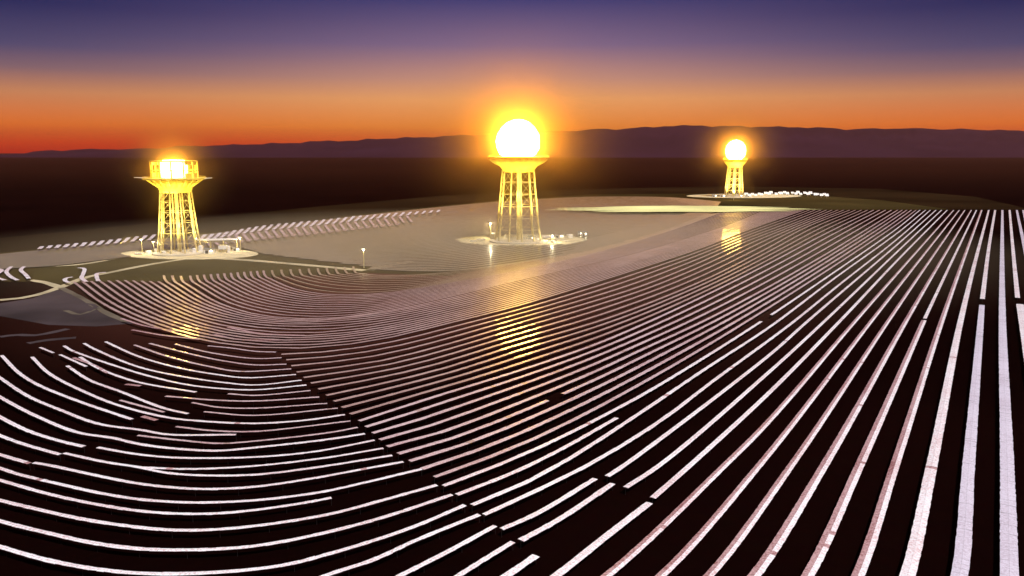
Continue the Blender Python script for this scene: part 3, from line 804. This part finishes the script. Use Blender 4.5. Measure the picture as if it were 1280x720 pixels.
gp = 'plant equipment round the middle tower'
S_ = sc_
tank(P(617, 299), 4.6*S_, 8*S_, 'biggest round tank beside the middle tower legs', gp)
tank(P(633, 298.5), 2.8*S_, 5*S_, 'small round tank just inside the middle tower legs', gp)
cooler(P(601, 301), 11*S_, 6*S_, 3.2*S_, 0.1, 'low cooling unit at the tip end of the middle pad', gp)
shed(P(664, 300), 9*S_, 6*S_, 5.5*S_, 0.0, 'gabled shed in the shadow of the middle tower legs', gp)
tank(P(672, 301.5), 2.4*S_, 4*S_, 'stubby tank in front of the gabled shed', gp)
cooler(P(684, 299), 12*S_, 7*S_, 6*S_, 0.05, 'cooling unit with fans behind the row of middle pad sheds', gp)
shed(P(699, 297.5), 13*S_, 6*S_, 5*S_, -0.05, 'long low shed on the middle pad', gp)
tank(P(712, 297.5), 4.2*S_, 5*S_, 'round tank near the outer end of the middle pad', gp)
shed(P(724, 294.5), 5*S_, 5*S_, 6*S_, 0.3, 'small tall shed, first of the pair on the pad end', gp)
shed(P(731, 295.5), 6*S_, 5*S_, 7*S_, -0.2, 'tallest small shed at the very end of the middle pad', gp)
for k, (x, w) in enumerate(((592, 9), (637, 7), (655, 8), (672, 10), (690, 12), (707, 8))):
    cooler(P(x, 305.2 - abs(x-648)*0.045), w*S_, 3*S_, 2.6*S_, 0.0, '%s squat unit lined up along the near rim of the middle pad' % nth(k+1), gp)
gl = 'plant equipment round the drum tower'
S_ = sl_
canopy(P(272, 314), 50*S_, 12*S_, 15*S_, R(14), 'long white pipe rack on posts beside the drum tower')
for k, (x, y, r, h) in enumerate(((186, 317.5, 4, 4.5), (196, 316, 3, 6), (205, 318.5, 3.2, 5), (243, 318, 3.2, 8), (251, 316.5, 3.5, 10))):
    tank(P(x, y), r*S_, h*S_, ['wide low tank at the outer end of the drum tower pad', 'slim tank next to the wide low tank', 'tank touching the drum tower legs on the outer side',
         'tank touching the drum tower legs on the rack side', 'tallest tank, under the start of the pipe rack'][k], gl)
shed(P(262, 317), 12*S_, 7*S_, 7*S_, 0.1, 'gabled shed under the pipe rack by the tallest tank', gl)
cooler(P(279, 315.5), 10*S_, 7*S_, 10*S_, 0.2, 'tall cooling unit under the outer half of the pipe rack', gl)
tank(P(286, 316), 2.2*S_, 9*S_, 'slender tank beside the tall cooling unit', gl)
shed(P(296, 314), 9*S_, 5*S_, 5*S_, 0.0, 'small shed past the end of the pipe rack', gl)
cooler(P(174, 318.5), 9*S_, 5*S_, 3*S_, 0.0, 'low cooling unit by the thin light mast', gl)
mast(P(178, 318), 19*sl_, 9000, 'thin light mast at the outer end of the drum tower pad')
mast(P(301, 314), 18*sl_, 9000, 'thin light mast past the pipe rack end')
mast(P(193, 318), 16*sl_, 7000, 'short light mast close to the drum tower tanks')
mast(P(613, 298), 20*sc_, 60000, 'thin light mast behind the biggest tank at the middle tower')
mast(P(690, 303), 9*sc_, 30000, 'low light mast on the near rim of the middle pad')
mast(P(455, 335), 24*scale_at(335), 5000, 'lone light mast with a bright tip where the tracks meet')
# row of individual mirrors by the distant tower
def heliostat_proto():
    t = empty('heliostat', (0, 0, 0))
    mb = MB(); mb.tube([(0, 0, 0), (0, 0, 5)], [0.5, 0.35], 6); mb.build('post', M['steel'], t)
    for sx in (-1, 1):
        mb = MB(); hh = 3.2; tz = math.radians(38)
        mb.box((0, 0, 0), (3.4, 0.25, 6.0)); 
        o = mb.build('mirror_facet', M['white'], t); o.location = (sx*1.9, 0, 6.2); o.rotation_euler = (-tz, 0, 0)
    return t
hp = heliostat_proto()
spots = []
for k in range(26):
    spots.append((932 + k*4.1 + random.uniform(-1.2, 1.2), 246.2 - 2.6*math.sin(k/25*PI) + (1.4 if k % 2 else 0)))
for k, (x, y) in enumerate(spots):
    if k == 0: o = hp
    else:
        o = hp.copy(); C.objects.link(o)
        for ch in list(hp.children):
            c2 = ch.copy(); C.objects.link(c2); c2.parent = o
    o.location = P(x, y); sc2 = random.uniform(0.8, 1.15); o.scale = (sc2, sc2, sc2)
    tag(o, '%s tiny upright mirror counted outwards from the distant tower' % nth(k+1), 'heliostat', 'upright mirrors beside the distant tower')
for k, (x, w) in enumerate(((893, 5), (903, 6), (925, 5), (936, 6))):
    shed(P(x, 246.3), w*sr_, 3*sr_, 3.2*sr_, 0, '%s small white shed at the foot of the distant tower' % nth(k+1), 'sheds by the distant tower')
mast(P(917, 250), 10*sr_, 60000, 'light mast in front of the distant tower foot')

# ------------------------------------------------------------------ world, sun
w = bpy.data.worlds.new('World'); bpy.context.scene.world = w; w.use_nodes = True
nt = w.node_tree; bg = nt.nodes['Background']
SUN_EL, SUN_AZ = 32.0, 205.0
tcd = nt.nodes.new('ShaderNodeTexCoord'); sep = nt.nodes.new('ShaderNodeSeparateXYZ')
nt.links.new(tcd.outputs['Generated'], sep.inputs[0])
mr = nt.nodes.new('ShaderNodeMapRange'); mr.inputs['From Min'].default_value = 0.0; mr.inputs['From Max'].default_value = 0.5
nt.links.new(sep.outputs['Z'], mr.inputs['Value'])
cr = nt.nodes.new('ShaderNodeValToRGB'); el = cr.color_ramp.elements
def lin(c): return tuple((k/255/12.92 if k/255 <= 0.04045 else ((k/255+0.055)/1.055)**2.4) for k in c)
mid = [(0.0, (222,84,26)), (0.6, (233,92,34)), (1.7, (255,150,60)), (3.6, (246,170,106)), (5.0, (204,148,128)), (7.2, (130,106,138)), (10.1, (62,62,116)), (16, (40,42,86)), (30, (60,58,84))]
side = [(0.0, (206,44,10)), (0.6, (232,72,18)), (1.7, (246,124,46)), (3.6, (208,138,96)), (5.0, (132,102,112)), (6.3, (78,74,112)), (8.7, (30,40,90)), (16, (24,30,70)), (30, (60,58,84))]
cr2 = nt.nodes.new('ShaderNodeValToRGB'); el2 = cr2.color_ramp.elements
for E_, st in ((el, mid), (el2, side)):
    while len(E_) < len(st): E_.new(0.5)
    for e, (d, c) in zip(E_, st):
        e.position = math.sin(R(d))/0.5; e.color = (*lin(c), 1)
nt.links.new(mr.outputs['Result'], cr2.inputs['Fac'])
ab = nt.nodes.new('ShaderNodeMath'); ab.operation = 'ABSOLUTE'
nt.links.new(sep.outputs['X'], ab.inputs[0])
mr2 = nt.nodes.new('ShaderNodeMapRange'); mr2.interpolation_type = 'SMOOTHSTEP'
mr2.inputs['From Min'].default_value = 0.0; mr2.inputs['From Max'].default_value = 0.56
nt.links.new(ab.outputs[0], mr2.inputs['Value'])
wx = nt.nodes.new('ShaderNodeMix'); wx.data_type = 'RGBA'
nt.links.new(mr2.outputs['Result'], wx.inputs['Factor'])
nt.links.new(mr.outputs['Result'], cr.inputs['Fac'])
nt.links.new(cr.outputs['Color'], wx.inputs['A']); nt.links.new(cr2.outputs['Color'], wx.inputs['B'])
nt.links.new(wx.outputs['Result'], bg.inputs['Color']); bg.inputs['Strength'].default_value = 1.0
sky = nt.nodes.new('ShaderNodeTexSky'); sky.sky_type = 'NISHITA'; sky.sun_disc = False
sky.sun_elevation = R(-3); sky.sun_rotation = R(0)
bg2 = nt.nodes.new('ShaderNodeBackground'); bg2.inputs['Strength'].default_value = 0.01
nt.links.new(sky.outputs[0], bg2.inputs['Color'])
ad = nt.nodes.new('ShaderNodeAddShader')
nt.links.new(bg.outputs[0], ad.inputs[0]); nt.links.new(bg2.outputs[0], ad.inputs[1])
nt.links.new(ad.outputs[0], nt.nodes['World Output'].inputs['Surface'])

l = bpy.data.lights.new('sun', 'SUN'); l.energy = 4.6; l.angle = R(0.5); l.color = (1.0, 0.95, 0.95)
o = bpy.data.objects.new('sun', l); C.objects.link(o)
# light from high behind and to the right of the camera
d = Vector((0.30, -0.42, 0.85)).normalized()
o.rotation_euler = d.to_track_quat('Z', 'Y').to_euler(); o.location = (0, 0, 400)

# ------------------------------------------------------------------ camera
cam = bpy.data.cameras.new('camera'); co = bpy.data.objects.new('camera', cam); C.objects.link(co)
co.location = (0, 0, H); co.rotation_euler = (PI/2 - TH, 0, 0)
cam.sensor_width = 36; cam.lens = 36*F/1280; cam.clip_start = 1; cam.clip_end = 120000
sc = bpy.context.scene; sc.camera = co
sc.render.engine = 'CYCLES'
sc.view_settings.view_transform = 'Standard'; sc.view_settings.look = 'None'
sc.view_settings.exposure = 0; sc.view_settings.gamma = 1
sc.cycles.use_denoising = True
sc.cycles.max_bounces = 6; sc.cycles.volume_bounces = 0; sc.cycles.volume_step_rate = 0.5
sc.cycles.sample_clamp_indirect = 6
print('rows', n_rows, 'objects', len(bpy.data.objects))
